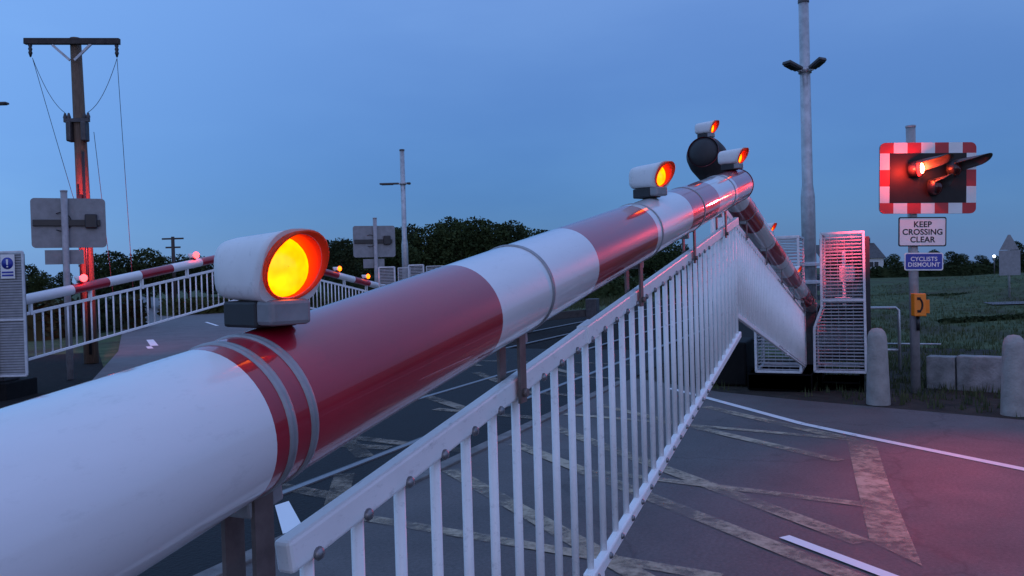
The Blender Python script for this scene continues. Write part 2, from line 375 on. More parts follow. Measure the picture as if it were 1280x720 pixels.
# ------------------------------------------------------------------ barrier arms
def lamp_part(parent, base, axis, lens_mat, scale=1.):
    """boom lamp: housing (> bracket, lens_hood, lens); base = point on top of the boom, axis = the way the lens looks"""
    a = Vector(axis).normalized(); z = Vector((0, 0, 1)); s = a.cross(z).normalized(); k = scale
    c = Vector(base) + z*.098*k
    mb = MB(); rings = []; n = 28
    def ring(t, hw, hh, zo=0.):
        out = []
        for j in range(n):
            th = 2*pi*j/n; cx, cz = cos(th), sin(th)
            e = .5 if cz < 0 else .72
            x = math.copysign(abs(cx)**e, cx)*hw; y = math.copysign(abs(cz)**e, cz)*hh
            tq = t + (slant(y)-.004 if t > .05 else 0)
            out.append(c + a*tq*k + s*x*k + z*(y+zo)*k)
        return out
    def slant(z0): return .026*z0/.06
    prof = [(-.112, .028, .030), (-.108, .042, .046), (-.096, .051, .054), (-.07, .0545, .0565), (.055, .058, .060), (.085, .060, .062)]
    rs = [ring(*p) for p in prof]
    vs = [v for r in rs for v in r]
    fs = [[i*n+j, i*n+(j+1) % n, (i+1)*n+(j+1) % n, (i+1)*n+j] for i in range(len(rs)-1) for j in range(n)]
    mb.add(vs, fs, 0, True); mb.add(rs[0], [list(range(n))[::-1]], 0)
    # front plate with a round hole
    hole = [c + a*(.081+slant(.0535*sin(2*pi*j/n)))*k + (s*cos(2*pi*j/n) + z*sin(2*pi*j/n))*.0535*k for j in range(n)]
    mb.add(rs[-1]+hole, [[j, (j+1) % n, n+(j+1) % n, n+j] for j in range(n)], 1)
    h = mb.build('lamp_housing', [M['housing'], M['housing']], parent)
    # hood: a red ring, longer at the top
    mb = MB(); m_ = 32; vs = []
    for t0, r in ((.040, .0525), (None, .0545), (None, .0585), (.0855, .0585)):
        for j in range(m_):
            th = 2*pi*j/m_
            t = (t0 + (slant(r*sin(th))-.004 if t0 > .08 else 0)) if t0 is not None else .094 + .034*sin(th)
            vs.append(c + a*t*k + (s*cos(th)+z*sin(th))*r*k)
    mb.add(vs, [[i*m_+j, i*m_+(j+1) % m_, (i+1)*m_+(j+1) % m_, (i+1)*m_+j] for i in range(3) for j in range(m_)], 0, True)
    mb.build('lens_hood', M['hood_red'], h)
    mb = MB(); mb.lathe(c + a*.044*k, a, [(0, .052*k), (.008*k, .048*k), (.016*k, .034*k), (.020*k, .014*k), (.0205*k, .0005)], 28)
    mb.build('lens', lens_mat, h)
    mb = MB(); mb.box(Vector(base)+a*-.03*k+z*.017*k, (.11*k, .085*k, .046*k), (a, s, z), 0, .004)
    mb.box(Vector(base)+a*.045*k+z*.020*k, (.050*k, .080*k, .044*k), (a, s, z), 1, .006)
    mb.build('bracket', [M['black_rubber'], M['lamp_bracket']], h)
    return h

def barrier(label, pivot, tip, stripes, lamps, skirt, hangers, straps, group='level crossing barrier arms', boot=False, lens=None, spacing=.13, R=.105, first_red=True, detail=True, back_lens=False, lsc=.79, taper=0.):
    """pivot/tip: boom axis end points. stripes: distances from tip where the colour changes. skirt: (t0, t1) along the axis from the pivot."""
    P, T = Vector(pivot), Vector(tip); L = (T-P).length; d = (T-P)/L
    hd = Vector((d.x, d.y, 0)).normalized(); side = Vector((-hd.y, hd.x, 0)); z = Vector((0, 0, 1))
    n_up = side.cross(d); n_up = n_up if n_up.z > 0 else -n_up
    root = thing('crossing_barrier', (P.x, P.y, 0), label, 'barrier', group)
    mb = MB(); ts = [0.] + sorted(stripes) + [L]; ns = 56 if detail else 24
    red = not first_red
    for i in range(len(ts)-1):
        k = max(1, int((ts[i+1]-ts[i])/.25))
        mb.lathe(P, d, [(x_, R+(max(0, min(.02, .018*(taper-x_))) if taper else 0)) for x_ in [ts[i]+(ts[i+1]-ts[i])*j/k for j in range(k+1)]], ns, 1 if red else 0)
        red = not red
    mb.lathe(P, d, [(-.004, .001), (0., R)], ns, 0, False)
    mb.build('boom', [M['boom_white'], M['boom_red']], root)
    mb = MB()
    if boot:
        mb.lathe(P, d, [(L-.52, R+.003), (L-.48, R+.024), (L-.16, R+.032), (L-.07, R+.024), (L-.01, R*.97), (L+.02, R*.6), (L+.03, R*.2), (L+.031, .001)], ns)
    else:
        mb.lathe(P, d, [(L-.012, R+.0025), (L+.010, R+.0025), (L+.016, R*.96), (L+.018, .001)], ns)
    mb.build('end_cap', M['black_rubber'], root)
    for t in straps:
        mb = MB(); mb.lathe(P, d, [(t-.0075, R+.0005), (t-.0065, R+.0026), (t-.002, R+.003), (t, R+.0016), (t+.002, R+.003), (t+.0065, R+.0026), (t+.0075, R+.0005)], ns)
        if detail: mb.box(P+d*t-n_up*(R+.010), (.024, .05, .03), (d, side, n_up), 0, .004)
        mb.build('strap', M['strap'], root)
    for t, yaw, lm in lamps:
        b = P + d*t + n_up*((R+.028 if boot and t > L-.5 else R)-.004)
        lamp_part(root, b+z*(.010 if detail else .004)+Vector(yaw)*(0 if boot else .010), yaw, lm, lsc)
        if back_lens:
            c = b + z*.085; a = -Vector(yaw).normalized()
            m2 = MB(); m2.lathe(c+a*.10, a, [(0, .066), (.018, .060), (.040, .036), (.046, .001)], 20); m2.build('lens', lm, root)
    # hangers
    for t in hangers:
        for sg in (-1, 1):
            mb = MB(); c = P+d*t
            mb.beam(c - z*(R*.82) + side*sg*.026, c - z*.262 + side*sg*.026, .007, .036, 0, 0, up=hd)
            if detail: mb.tube([c-z*.238+side*(sg*.026), c-z*.238+side*(sg*.040)], .010, 8)
            mb.build('hanger', M['hanger'] if detail else M['rail_white'], root)
    # skirt: two rails parallel to the boom, upright bars between
    t0, t1 = skirt
    za, zb = .228, .962
    for zz, nm in ((za, 'top_rail'), (zb, 'bottom_rail')):
        mb = MB(); a = P+d*t0-z*zz; b = P+d*t1-z*zz
        mb.beam(a, b, .030, .050 if zz == za else .040, 0, .006)
        if detail:
            ov = a + (b-a)*.30; dd = (b-a).normalized()
            mb.beam(ov, ov+dd*.10, .036, .056, 0, .005)
        mb.build(nm, M['rail_white'], root)
    nb = int((t1-t0-.1)/(spacing/hd.dot(d)))
    for i in range(nb+1):
        t = t0+.06+(t1-t0-.12)*i/nb; c = P+d*t
        mb = MB(); mb.tube([c-z*(za+.012)+side*.006, c-z*(zb-.010)+side*.006], 0.0108 if detail else .014, 10 if detail else 6)
        bar = mb.build('upright', M['rail_white'], root)
        if detail and i < 26:
            sg = -1 if side.y > 0 else 1
            for zz in (za+.020, zb-.004):
                mb = MB(); q = c - z*zz + side*sg*.015
                mb.lathe(q, side*sg, [(0, .0105), (.004, .0105), (.008, .007), (.009, .001)], 10)
                mb.build('bolt', M['bolt'], bar)
    return root, P, d, L

SL = .160
def zb_(u): return 1.6606 + SL*(u-2.)
piv = (-1.9, .77, zb_(-1.9)); tp = (5.37, .77, zb_(5.37)); cf = 1/math.sqrt(1+SL*SL)
tt = lambda u: (u+1.9)/cf
yaw14 = (-sin(radians(18)), -cos(radians(18)), 0); yaw28 = (-sin(radians(27)), -cos(radians(27)), 0)
STR = (.772, 1.445, 2.08, 2.76, 3.39, 4.07, 4.70)
barrier('near red and white striped barrier crossing the foreground, big amber lamp at its left',
        piv, tp, [tt(u) for u in STR],
        [(tt(.897), yaw14, M['lens_amber']), (tt(3.085), yaw28, M['lens_amber']), (tt(5.19), yaw14, M['lens_amber'])],
        (tt(.90), tt(5.33)), [tt(u) for u in (.832, 1.715, 2.81, 3.80, 4.73)], [tt(u) for u in (.803, .846, 1.73, 2.83, 3.66, 4.60)], taper=tt(.80))
fp = (12.62, .77, 1.06); ft = (5.52, 1.01, 2.46)
FL = (Vector(ft)-Vector(fp)).length
barrier('opposite striped barrier arm sloping up from the wire cages, black boot on its tip',
        fp, ft, [.75*i for i in range(1, 10)],
        [(FL-.12, (-.3, -1, 0), M['lens_amber']), (FL-2.95, (-.25, -1, 0), M['lens_amber']), (FL-5.2, (-.25, -1, 0), M['lens_amber'])],
        (1.15, FL-.15), [1.3+1.1*i for i in range(6)], [1.3+1.1*i for i in range(6)], boot=True, lsc=.70, spacing=.098)
barrier('far barrier arm with white skirt rising from the far left cage, two red lamps lit',
        (8.1, 12.3, 1.42), (13.5, 12.3, 2.32), [1.25, 1.95, 2.65, 3.4, 4.15, 4.6], 
        [(1.43, (.1, 1, 0), M['lens_red']), (3.98, (.1, 1, 0), M['lens_red'])], (.35, 5.3), [.5, 1.6, 2.7, 3.8, 4.9], [], detail=False, back_lens=True, R=.085, spacing=.145)
barrier('short far barrier sloping down to the right, seen just right of the big amber lamp',
        (19.3, 12.3, 1.36), (14.2, 12.3, 2.22), [1.2, 1.9, 2.6, 3.3, 4.0, 4.6], 
        [(1.35, (.1, 1, 0), M['lens_amber']), (2.62, (.1, 1, 0), M['lens_amber'])], (.7, 5.0), [1.3, 2.3, 3.3, 4.3], [], detail=False, back_lens=True, R=.085, spacing=.145)

# ------------------------------------------------------------------ barrier machines with wire guards
def cage(root, outline, u0, u1, mid, slat=.045):
    """wire guard: outline [(v, z)] of the face turned to the road, from u0 (front) back to u1"""
    fr = MB()
    for u in (u0, u1):
        for i in range(len(outline)):
            a, b = outline[i], outline[(i+1) % len(outline)]
            fr.beam((u, a[0], a[1]), (u, b[0], b[1]), .032, .032, 0, .004, up=(1, 0, 0))
    for a in outline: fr.beam((u0, *a), (u1, *a), .03, .03, 0, .004)
    zs = [p[1] for p in outline]
    def span(z):
        vsx = []
        for i in range(len(outline)):
            a, b = outline[i], outline[(i+1) % len(outline)]
            if (a[1]-z)*(b[1]-z) <= 0 and abs(a[1]-b[1]) > 1e-6: vsx.append(a[0]+(b[0]-a[0])*(z-a[1])/(b[1]-a[1]))
        return (min(vsx), max(vsx)) if len(vsx) > 1 else None
    sp = span(mid); fr.beam((u0-.004, sp[0], mid), (u0-.004, sp[1], mid), .03, .03, 0, .004)
    g = fr.build('guard_frame', M['galv_pale'], root)
    ms = MB(); z = min(zs)+.03; vmin = min(p[0] for p in outline); vmax = max(p[0] for p in outline)
    while z < max(zs)-.02:
        sp = span(z)
        if sp:
            ms.box((u0+.012, (sp[0]+sp[1])/2, z), (.005, sp[1]-sp[0], .015)); ms.box((u1-.012, (sp[0]+sp[1])/2, z), (.005, sp[1]-sp[0], .015))
            for v in (sp[0], sp[1]): ms.box(((u0+u1)/2, v, z), (u1-u0, .004, .013))
        z += slat
    v = vmin+.05
    while v < vmax:
        ms.box((u0+.018, v, (min(zs)+max(zs))/2), (.004, .004, max(zs)-min(zs))) if v > vmin+.12 else None
        v += .09
    ms.build('wire_mesh', M['mesh_grey'], g)
    return g
mroot = thing('barrier_machine', (12.65, .78, 0), 'barrier machine behind two tall wire cages beside the slim lamp mast', 'barrier machine', 'barrier machines')
mb = MB(); mb.box((12.1, 1.12, .115), (1.6, .84, .23), bev=.02); mb.box((12.0, .36, .05), (.8, .5, .10), bev=.02)
for u_ in (11.5, 12.2):
    for v_ in (.1, .62): mb.box((u_, v_, .12), (.05, .05, .28)); mb.build('plinth', M['cover_black'], mroot)
mb = MB(); mb.box((12.72, .80, .58), (.52, .30, .86), bev=.02); mb.box((12.72, .80, 1.02), (.40, .24, .12), bev=.02); mb.build('casing', M['dark_steel'], mroot)
mb = MB(); mb.tube([(12.6, .5, 1.06), (12.6, 1.1, 1.06)], .06, 14); mb.build('pivot_shaft', M['dark_steel'], mroot)
cage(mroot, [(.564, 2.098), (.046, 2.098), (.046, .255), (.678, .255), (.672, .84), (.575, 1.11)], 11.45, 12.3, 1.205)
cage(mroot, [(1.418, 2.07), (.843, 2.07), (.843, .255), (1.418, .255)], 11.3, 12.2, 1.205)
mb = MB(); mb.box((12.33, .33, 1.18), (.03, .60, 1.75)); mb.box((11.92, .003, 1.15), (.9, .055, 1.78)); mb.build('back_sheet', M['black'], mroot)
mb = MB(); mb.beam((11.85, .30, 1.1), (12.05, .30, 1.85), .05, .09, 0, .01); mb.beam((11.8, .2, 1.2), (11.8, .42, 1.2), .07, .07, 0, .01); mb.beam((12.0, .16, 1.55), (12.0, .36, 1.55), .24, .22, 0, .01)
mb.build('balance_arm', M['galv_pale'], mroot)
mb = MB()
for v0 in (-.1, 1.0): mb.box((11.75, v0+.55, .035), (.5, .5, .06), bev=.01)
mb = MB(); mb.box((12.1, 2.02, .31), (.9, .85, .62), bev=.03); tag(mb.build('cable_box', M['cover_black'], None, (12.1, 2.0, 0)), 'black equipment box standing on the ground under the barrier skirts', 'equipment box')

Z = Vector((0, 0, 1))
lroot = thing('barrier_machine', (8.0, 12.0, 0), 'grey caged barrier machine with blue mandatory sign at the left picture edge', 'barrier machine', 'barrier machines')
# faces seen from the road: a flat caged front towards the camera
def panel_frame(root, a, b, z0, z1, mid, th=.03):
    a, b = Vector((*a, 0)), Vector((*b, 0)); mbf = MB(); Z = Vector((0, 0, 1))
    for zz in (z0, mid, z1): mbf.beam(a+Z*zz, b+Z*zz, th, th, 0, .004)
    for p in (a, b): mbf.beam(p+Z*z0, p+Z*z1, th, th, 0, .004, up=(1, 0, 0))
    g = mbf.build('guard_frame', M['galv_pale'], root)
    m2 = MB(); zz = z0+.03
    while zz < z1-.02: m2.beam(a+Z*zz, b+Z*zz, .005, .022); zz += .04
    m2.build('wire_mesh', M['mesh_grey'], g)
pa, pb = (7.73, 12.14), (7.985, 11.57)
pd = Vector((pb[0]-pa[0], pb[1]-pa[1], 0)).normalized(); pn = Vector((-pd.y, pd.x, 0))
if pn.dot(Vector((-8.7, -13, 0))) < 0: pn = -pn
panel_frame(lroot, pa, pb, .36, 2.22, 1.20)
panel_frame(lroot, (pa[0]-pn.x*.8, pa[1]-pn.y*.8), pa, .36, 2.22, 1.20)
mb = MB(); mb.beam((pa[0]-pn.x*.05, pa[1]-pn.y*.05, 1.29), (pb[0]-pn.x*.05, pb[1]-pn.y*.05, 1.29), .01, 1.8); mb.build('back_sheet', M['sign_back'], lroot)
c0 = Vector(((pa[0]+pb[0])/2, (pa[1]+pb[1])/2, 0))
mb = MB(); vd_ = Vector((c0.x, c0.y, 0)).normalized(); mb.box(c0+vd_*.45+Vector((0, 0, .75)), (.20, .4, 1.0), (pd, pn, (0, 0, 1)), 0, .02); mb.build('casing', M['dark_steel'], lroot)
mb = MB(); mb.box(c0+vd_*.45+Vector((0, 0, .1)), (.5, .8, .30), (pd, pn, (0, 0, 1)), 0, .02); mb.build('plinth', M['cover_black'], lroot)
mb = MB(); mb.box(c0-pd*.15+pn*.04+Vector((0, 0, .95)), (.10, .03, 1.6), (pd, pn, (0, 0, 1))); mb.build('side_sheet', M['black'], lroot)
# blue mandatory sign
sc_ = c0 + pd*.10 + Z*2.0 + pn*.022
R_ = pd.copy(); 
if Vector((cos(radians(24)), sin(radians(24)), 0)).cross(Vector((0, 0, 1))).dot(R_) < 0: R_ = -R_
sg = MB(); sg.box(sc_, (.21, .012, .36), (pd, pn, Z), 0, .004); sgo = sg.build('warning_sign', M['sign_white'], None, tuple(sc_))
tag(sgo, 'small white sign with blue exclamation disc on the left cage', 'sign')
m2 = MB(); m2.lathe(sc_+pn*.007+Z*.05, pn, [(0, .088), (.003, .088), (.003, .001)], 28); m2.box(sc_+pn*.008-Z*.085, (.17, .005, .026), (pd, pn, Z)); m2.box(sc_+pn*.008-Z*.13, (.17, .005, .026), (pd, pn, Z)); m2.build('symbol', M['sign_blue'], sgo)
m2 = MB(); m2.lathe(sc_+pn*.011-Z*.002, pn, [(0, .013), (.003, .013), (.003, .001)], 14)
m2.prism([sc_+pn*.011+R_*x+Z*y for x, y in ((-.010, .025), (.010, .025), (.017, .11), (-.017, .11))], pn*.003); m2.build('exclamation_mark', M['sign_white'], sgo)

rroot = thing('barrier_machine', (18.9, 12.2, 0), 'far barrier machine with pale rectangular guard frames below the far mast', 'barrier machine', 'barrier machines')
fw = Vector((.934, .358, 0)); rt = Vector((.39, -.92, 0))
b0 = Vector((18.2, 12.0, 0)); 
panel_frame(rroot, b0.xy, (b0+rt*.42).xy, .3, 1.98, 1.1, .035)
panel_frame(rroot, (b0+rt*.75+fw*.3).xy, (b0+rt*1.15+fw*.3).xy, .3, 2.02, 1.1, .035)
panel_frame(rroot, (b0+rt*.42+fw*.5).xy, (b0+rt*.75+fw*.5).xy, .3, 1.96, 1.1, .02)
panel_frame(rroot, (b0+rt*1.2+fw*.5).xy, (b0+rt*2.6+fw*.5).xy, .3, 1.98, 1.1, .02)
mb = MB(); mb.box(b0+fw*1.0+rt*.5+Z*.6, (.8, .8, 1.2), (fw, rt, Z), 0, .02); mb.build('casing', M['dark_steel'], rroot)

# ------------------------------------------------------------------ lamp masts
def mast(loc, label, arms):
    r = thing('lighting_mast', loc, label, 'mast', 'lighting masts')
    o = Vector(loc)
    mb = MB(); mb.tube([o, o+Z*2.75, o+Z*2.78, o+Z*2.95, o+Z*5.82], [.108, .106, .104, .082, .076], 20); mb.build('pole', M['galv'], r)
    mb = MB(); mb.lathe(o+Z*5.80, Z, [(0, .085), (.05, .085), (.055, .001)], 18); mb.build('pole_cap', M['dark_steel'], r)
    mb = MB(); mb.lathe(o+Z*4.70, Z, [(0, .08), (0, .10), (.09, .10), (.09, .08)], 18)
    for dx, dy, up, ln in arms: 
        dv = Vector((dx, dy, 0)).normalized(); mb.beam(o+Z*4.74+dv*.07, o+Z*4.74+dv*.15, .05, .05)
    mb.build('collar', M['galv'], r)
    for dx, dy, up, ln in arms:
        dv = Vector((dx, dy, 0)).normalized(); dv2 = (dv+Z*up).normalized(); s = dv2.cross(Z).normalized(); n = s.cross(dv2)
        mb = MB(); c = o+Z*4.75+dv*.13
        mb.box(c+dv2*(ln/2), (ln, .16, .05), (dv2, s, n), 0, .012); mb.box(c+dv2*(ln*.6)-n*.03, (ln*.6, .13, .02), (dv2, s, n), 1)
        mb.build('floodlight', [M['dark_steel'], M['black']], r)
    return r
rt_ = Vector((sin(radians(24)), -cos(radians(24)), 0)); fd_ = Vector((cos(radians(24)), sin(radians(24)), 0))
a1 = -rt_*.9 - fd_*.5; a2 = rt_*.5 - fd_*.9
m1 = mast((13.42, .84, 0), 'tall grey lighting mast rising behind the wire cages', [(a1.x, a1.y, .28, .30), (a2.x, a2.y, .45, .24)])
o = Vector((13.42, .84, 0))
for zz in (1.70, 1.42):
    mb = MB(); mb.beam(o+Z*zz-rt_*.24-fd_*.12, o+Z*zz+rt_*.24-fd_*.12, .03, .05, 0, .006)
    mb.lathe(o+Z*(zz-.03), Z, [(0, .10), (0, .125), (.06, .125), (.06, .10)], 18)
    mb.build('clamp', M['galv_pale'], m1)
a3 = -rt_
mast((22.35, 13.72, 0), 'pale slim lighting mast in front of the far dark treeline', [(a3.x, a3.y, .0, .62), (rt_.x, rt_.y, 0., .12)])
ml = mast((12.98, 19.98, 1.55), 'lighting mast at the left edge, only its lamp head showing', [(rt_.x, rt_.y, .0, .42)])

# ------------------------------------------------------------------ wig-wag signals
def rrect(w, h, r, n=6):
    out = []
    for cx, cy, a0 in ((w/2-r, h/2-r, 0), (-w/2+r, h/2-r, 90), (-w/2+r, -h/2+r, 180), (w/2-r, -h/2+r, 270)):
        for i in range(n+1):
            a = radians(a0+90*i/n); out.append((cx+r*cos(a), cy+r*sin(a)))
    return out
def signal(loc, label, face, bc, post_h, lit, head_yaw, tilt=0.):
    """face: unit vector the board looks along. bc: (right offset, height) of the board centre"""
    n = Vector(face).normalized(); right = (-n).cross(Z).normalized() ; o = Vector(loc)
    tl = radians(tilt); right, ZB = right*cos(tl)-Z*sin(tl), Z*cos(tl)+right*sin(tl)
    r = thing('crossing_signal', loc, label, 'signal', 'road signals of the crossing')
    mb = MB(); mb.tube([o, o+Z*post_h], .057, 18); mb.lathe(o+Z*(post_h-.02), Z, [(0, .062), (.025, .062), (.03, .001)], 18, 0); mb.build('post', M['post_grey'], r)
    c = o + n*.09 + right*bc[0] + Z*bc[1]
    W, H = 1.2, .9
    mb = MB(); mb.prism([c+right*x+ZB*y-n*.012 for x, y in rrect(W, H, .07)], n*.024); bd = mb.build('backboard', M['sign_back'], r)
    mb = MB(); bw, bh = .122, .135
    mb.box(c+n*.0165, (W-2*bw, .006, H-2*bh), (right, n, ZB)); mb.build('black_panel', M['sign_black'], bd)
    # chequered border
    mb = MB(); nx, nyy = 7, 5; cw, chh = W/nx, H/nyy
    def cell(x0, x1, y0, y1, mi, corner=None):
        pts = [(x0, y0), (x1, y0), (x1, y1), (x0, y1)]
        if corner:
            rr = .07; pts2 = []
            for (x, y) in pts:
                if abs(abs(x)-W/2) < 1e-6 and abs(abs(y)-H/2) < 1e-6:
                    cx, cy = math.copysign(W/2-rr, x), math.copysign(H/2-rr, y)
                    st = math.degrees(math.atan2(y-cy, x-cx))-45
                    for i in range(7): a = radians(st+15*i); pts2.append((cx+rr*cos(a), cy+rr*sin(a)))
                else: pts2.append((x, y))
            pts = pts2
        mb.prism([c+right*x+ZB*y+n*.0135 for x, y in pts], n*.004, mi)
    for i in range(nx):
        x0 = -W/2+cw*i
        for sgn in (-1, 1):
            ya, yb = sorted((sgn*H/2, sgn*(H/2-bh))); cell(x0, x0+cw, ya, yb, i % 2, corner=i in (0, nx-1))
    hh = (H-2*bh)/3
    for j in range(3):
        y0 = -H/2+bh+hh*j
        for sgn in (-1, 1):
            xa, xb = sorted((sgn*W/2, sgn*(W/2-bw))); cell(xa, xb, y0, y0+hh, (j+1) % 2)
    mb.build('border', [M['sign_red'], M['sign_white']], bd)
    # the three heads: body, lens, cut-away hood (top and far side)
    hd = Vector(head_yaw).normalized(); s, t = hd.cross(Z).normalized(), Z
    res = None; glow = []
    for k, (x, y) in enumerate(((-.19, .11), (.28, .11), (.05, -.12))):
        q = c + right*x + ZB*y + n*.06
        mb = MB(); mb.lathe(q-hd*.05, hd, [(0, .02), (0, .10), (.09, .106), (.10, .106), (.10, .098), (.095, .097)], 26)
        b = mb.build('lamp_head', M['black'], r)
        on = lit and k == 0
        mb = MB(); mb.lathe(q+hd*.046, hd, [(0, .099), (.018, .092), (.040, .066), (.054, .030), (.056, .001)], 26)
        mb.build('lens', M['lens_wig'] if on else M['lens_off'], b)
        if on:
            res = q + hd*.13; glow.append(q - right*.12 + n*.13 - ZB*.02)
            mb = MB(); mb.lathe(q+hd*.082, hd, [(0, .066), (.014, .060), (.024, .038), (.028, .001)], 24); mb.build('lamp_core', M['lens_core'], b)
        mb = MB(); na, nl = 16, 6; vs = []
        for i in range(na+1):
            th = radians(28 + 172*i/na); f = sin(pi*(i+.6)/(na+1.2))**.38
            for j in range(nl+1):
                tl = (.06 + (.12 if k == 2 else .34)*f)*j/nl
                rr = .108 - .004*j/nl
                vs.append(q + hd*(.04+tl) + s*cos(th)*rr + t*(sin(th)*rr+.045*j/nl))
        mb.add(vs, [[i*(nl+1)+j, (i+1)*(nl+1)+j, (i+1)*(nl+1)+j+1, i*(nl+1)+j+1] for i in range(na) for j in range(nl)], 0, True)
        ho = mb.build('hood', M['hood_black'], b); sol = ho.modifiers.new('thick', 'SOLIDIFY'); sol.thickness = .004
    mb = MB()                                     # hardware on the back
    mb.box(c-n*.04+right*.03, (1.08, .05, .115), (right, n, Z), 0, .008); mb.box(c-n*.065-right*.36+Z*.03, (.2, .09, .26), (right, n, Z), 0, .02)
    cab = [c-n*.05+right*(.12+.16*cos(a))+Z*(.02+.17*sin(a)) for a in [radians(60+24*i) for i in range(11)]]
    mb.tube(cab, .010, 6)
    mb.build('rear_bracket', M['black'], bd)
    return r, n, right, (res, glow)
SP = (11.5, -.536, 0)
sroot, sn, sr, s_lens = signal(SP, 'road signal on grey post with red lamp lit and chequered red and white border', (-.93, -.37, 0), (.155, 2.75), 3.43, True, (-.298, -.954, 0), 1.5)
s_lens, s_glow = s_lens[0], s_lens[1][0]
so = Vector(SP); SZ = Z*cos(radians(1.5)) + sr*sin(radians(1.5)); SZ = (SZ - sr*SZ.dot(sr)).normalized()
def plate(name, label, dx, zc, w, h, base, edge, txt, size, tcol, cat, spacing, bold=.0, lines=1):
    c = so + sn*.075 + sr*dx + Z*zc
    mb = MB(); mb.prism([c+sr*x+SZ*y for x, y in rrect(w, h, .025)], sn*.006, 0)
    o = mb.build(name, edge, None, tuple(c)); tag(o, label, cat)
    m2 = MB(); m2.prism([c+sr*x+SZ*y+sn*.0065 for x, y in rrect(w-.03, h-.03, .018)], sn*.002, 0); m2.build('sign_face', base, o)
    text('lettering', txt, size, c+sn*.0095+Z*(-.006), sr, SZ, tcol, o, bold=bold, spacing=spacing, depth=.0008)
    return o
plate('road_sign', 'white sign reading KEEP CROSSING CLEAR under the lit signal', .085, 2.07, .60, .375, M['sign_white'], M['sign_black'], 'KEEP\nCROSSING\nCLEAR', .102, M['sign_black'], 'sign', 1.04, .0022)
plate('road_sign', 'blue sign reading CYCLISTS DISMOUNT on the grey post', .095, 1.69, .485, .225, M['sign_blue'], M['sign_white'], 'CYCLISTS\nDISMOUNT', .076, M['sign_white'], 'sign', 1.04, .0012)
# telephone box
pr = thing('telephone_box', tuple(so+Z*1.14), 'orange emergency telephone box with black handset symbol on the signal post', 'telephone')
c = so+sn*.12+Z*1.14
mb = MB(); mb.box(c, (.15, .11, .29), (sr, sn, Z), 0, .012); mb.build('box', M['orange'], pr)
mb = MB(); dd = (sr*.8+sn*.6).normalized(); mb.box(c+sr*.085+sn*.055-Z*.02, (.05, .012, .17), (dd, dd.cross(Z), Z), 0, .004); mb.build('door', M['orange'], pr)
mb = MB(); arc = [c+sn*.058+sr*(-.030+.052*cos(a))+Z*(.085*sin(a)) for a in [radians(-75+15*i) for i in range(11)]]
mb.tube(arc, .012, 8); 
for sg_ in (-1, 1): mb.box(c+sn*.058+sr*(-.02)+Z*sg_*.080, (.045, .012, .034), (sr, sn, Z), 0, .004)
mb.build('handset_symbol', M['sign_black'], pr)
mb = MB(); mb.tube([c-Z*.145+sn*-.02, c-Z*.33+sn*-.02], .022, 10); mb.build('cable', M['black'], pr)

fl = Vector((.62, .78, 0))
lsig, ln_, lr_, l_lens = signal((9.97, 13.26, 0), 'far signal seen from behind, grey back plate beside the wooden pole', (.66, .75, 0), (-.06, 2.84), 3.42, True, (.66, .75, 0))
l_lens = l_lens[0]
o = Vector((9.97, 13.26, 0)); mb = MB(); mb.box(o+ln_*.08+Z*2.22+lr_*.03, (.62, .012, .26), (lr_, ln_, Z)); tag(mb.build('road_sign', M['sign_back'], None, tuple(o+Z*2.2)), 'plain grey back of a small sign below the left signal plate', 'sign')
rsig, rn_, rr_, _ = signal((19.35, 12.85, 0), 'farther signal seen from behind in front of the dark treeline', (.75, .66, 0), (.02, 2.75), 3.42, False, (.75, .66, 0))
o = Vector((19.35, 12.85, 0)); mb = MB(); mb.box(o+rn_*.08+Z*2.12+rr_*.05, (.6, .012, .26), (rr_, rn_, Z)); tag(mb.build('road_sign', M['sign_back'], None, tuple(o+Z*2.1)), 'plain grey back of a small sign below the farther signal', 'sign')

# ------------------------------------------------------------------ utility pole
up = thing('utility_pole', (12.25, 15.6, 0), 'wooden utility pole with crossarm and transformer, glowing red low down', 'utility pole')
o = Vector((12.25, 15.6, 0)); lean = -rt_*.10
mb = MB(); mb.tube([o, o+Z*3.5+lean*.5, o+Z*7.1+lean], [.15, .135, .11], 14); mb.build('trunk', M['wood'], up)
tp_ = o+Z*7.0+lean
mb = MB(); A = tp_-rt_*1.03+Z*.02-fd_*.14; B = tp_+rt_*1.03-Z*.04-fd_*.14; mb.beam(A, B, .10, .13, 0, .01); mb.build('crossarm', M['wood_dark'], up)
mb = MB()
for sg_ in (-1, 1): mb.beam(tp_-fd_*.16+rt_*sg_*.42-Z*.08, tp_-fd_*.16+rt_*sg_*.05-Z*.42, .03, .05)
mb.build('brace', M['galv'], up)
for pt in (A+rt_*.12, B-rt_*.07):
    mb = MB(); e = pt-Z*.33+rt_*(.07 if pt.x < o.x else 0); mb.lathe(pt-Z*.05, -Z, [(0, .02), (.04, .045), (.08, .03), (.12, .045), (.16, .03), (.2, .045), (.24, .03), (.28, .02), (.3, .001)], 10); mb.build('insulator', M['black'], up)
tr = o+Z*5.05+lean*.7
mb = MB()
for sg_ in (-1, 1): mb.box(tr+rt_*sg_*.16-fd_*.1, (.11, .2, .44), (rt_, fd_, Z), 0, .03); 
mb.beam(tr-rt_*.27-fd_*.12+Z*.24, tr+rt_*.27-fd_*.12+Z*.24, .08, .08)
for x in (-.25, -.17, .17, .25): mb.lathe(tr+rt_*x-fd_*.12+Z*.26, Z, [(0, .03), (.05, .045), (.10, .03), (.14, .02), (.15, .001)], 8)
mb.build('transformer', M['dark_steel'], up)
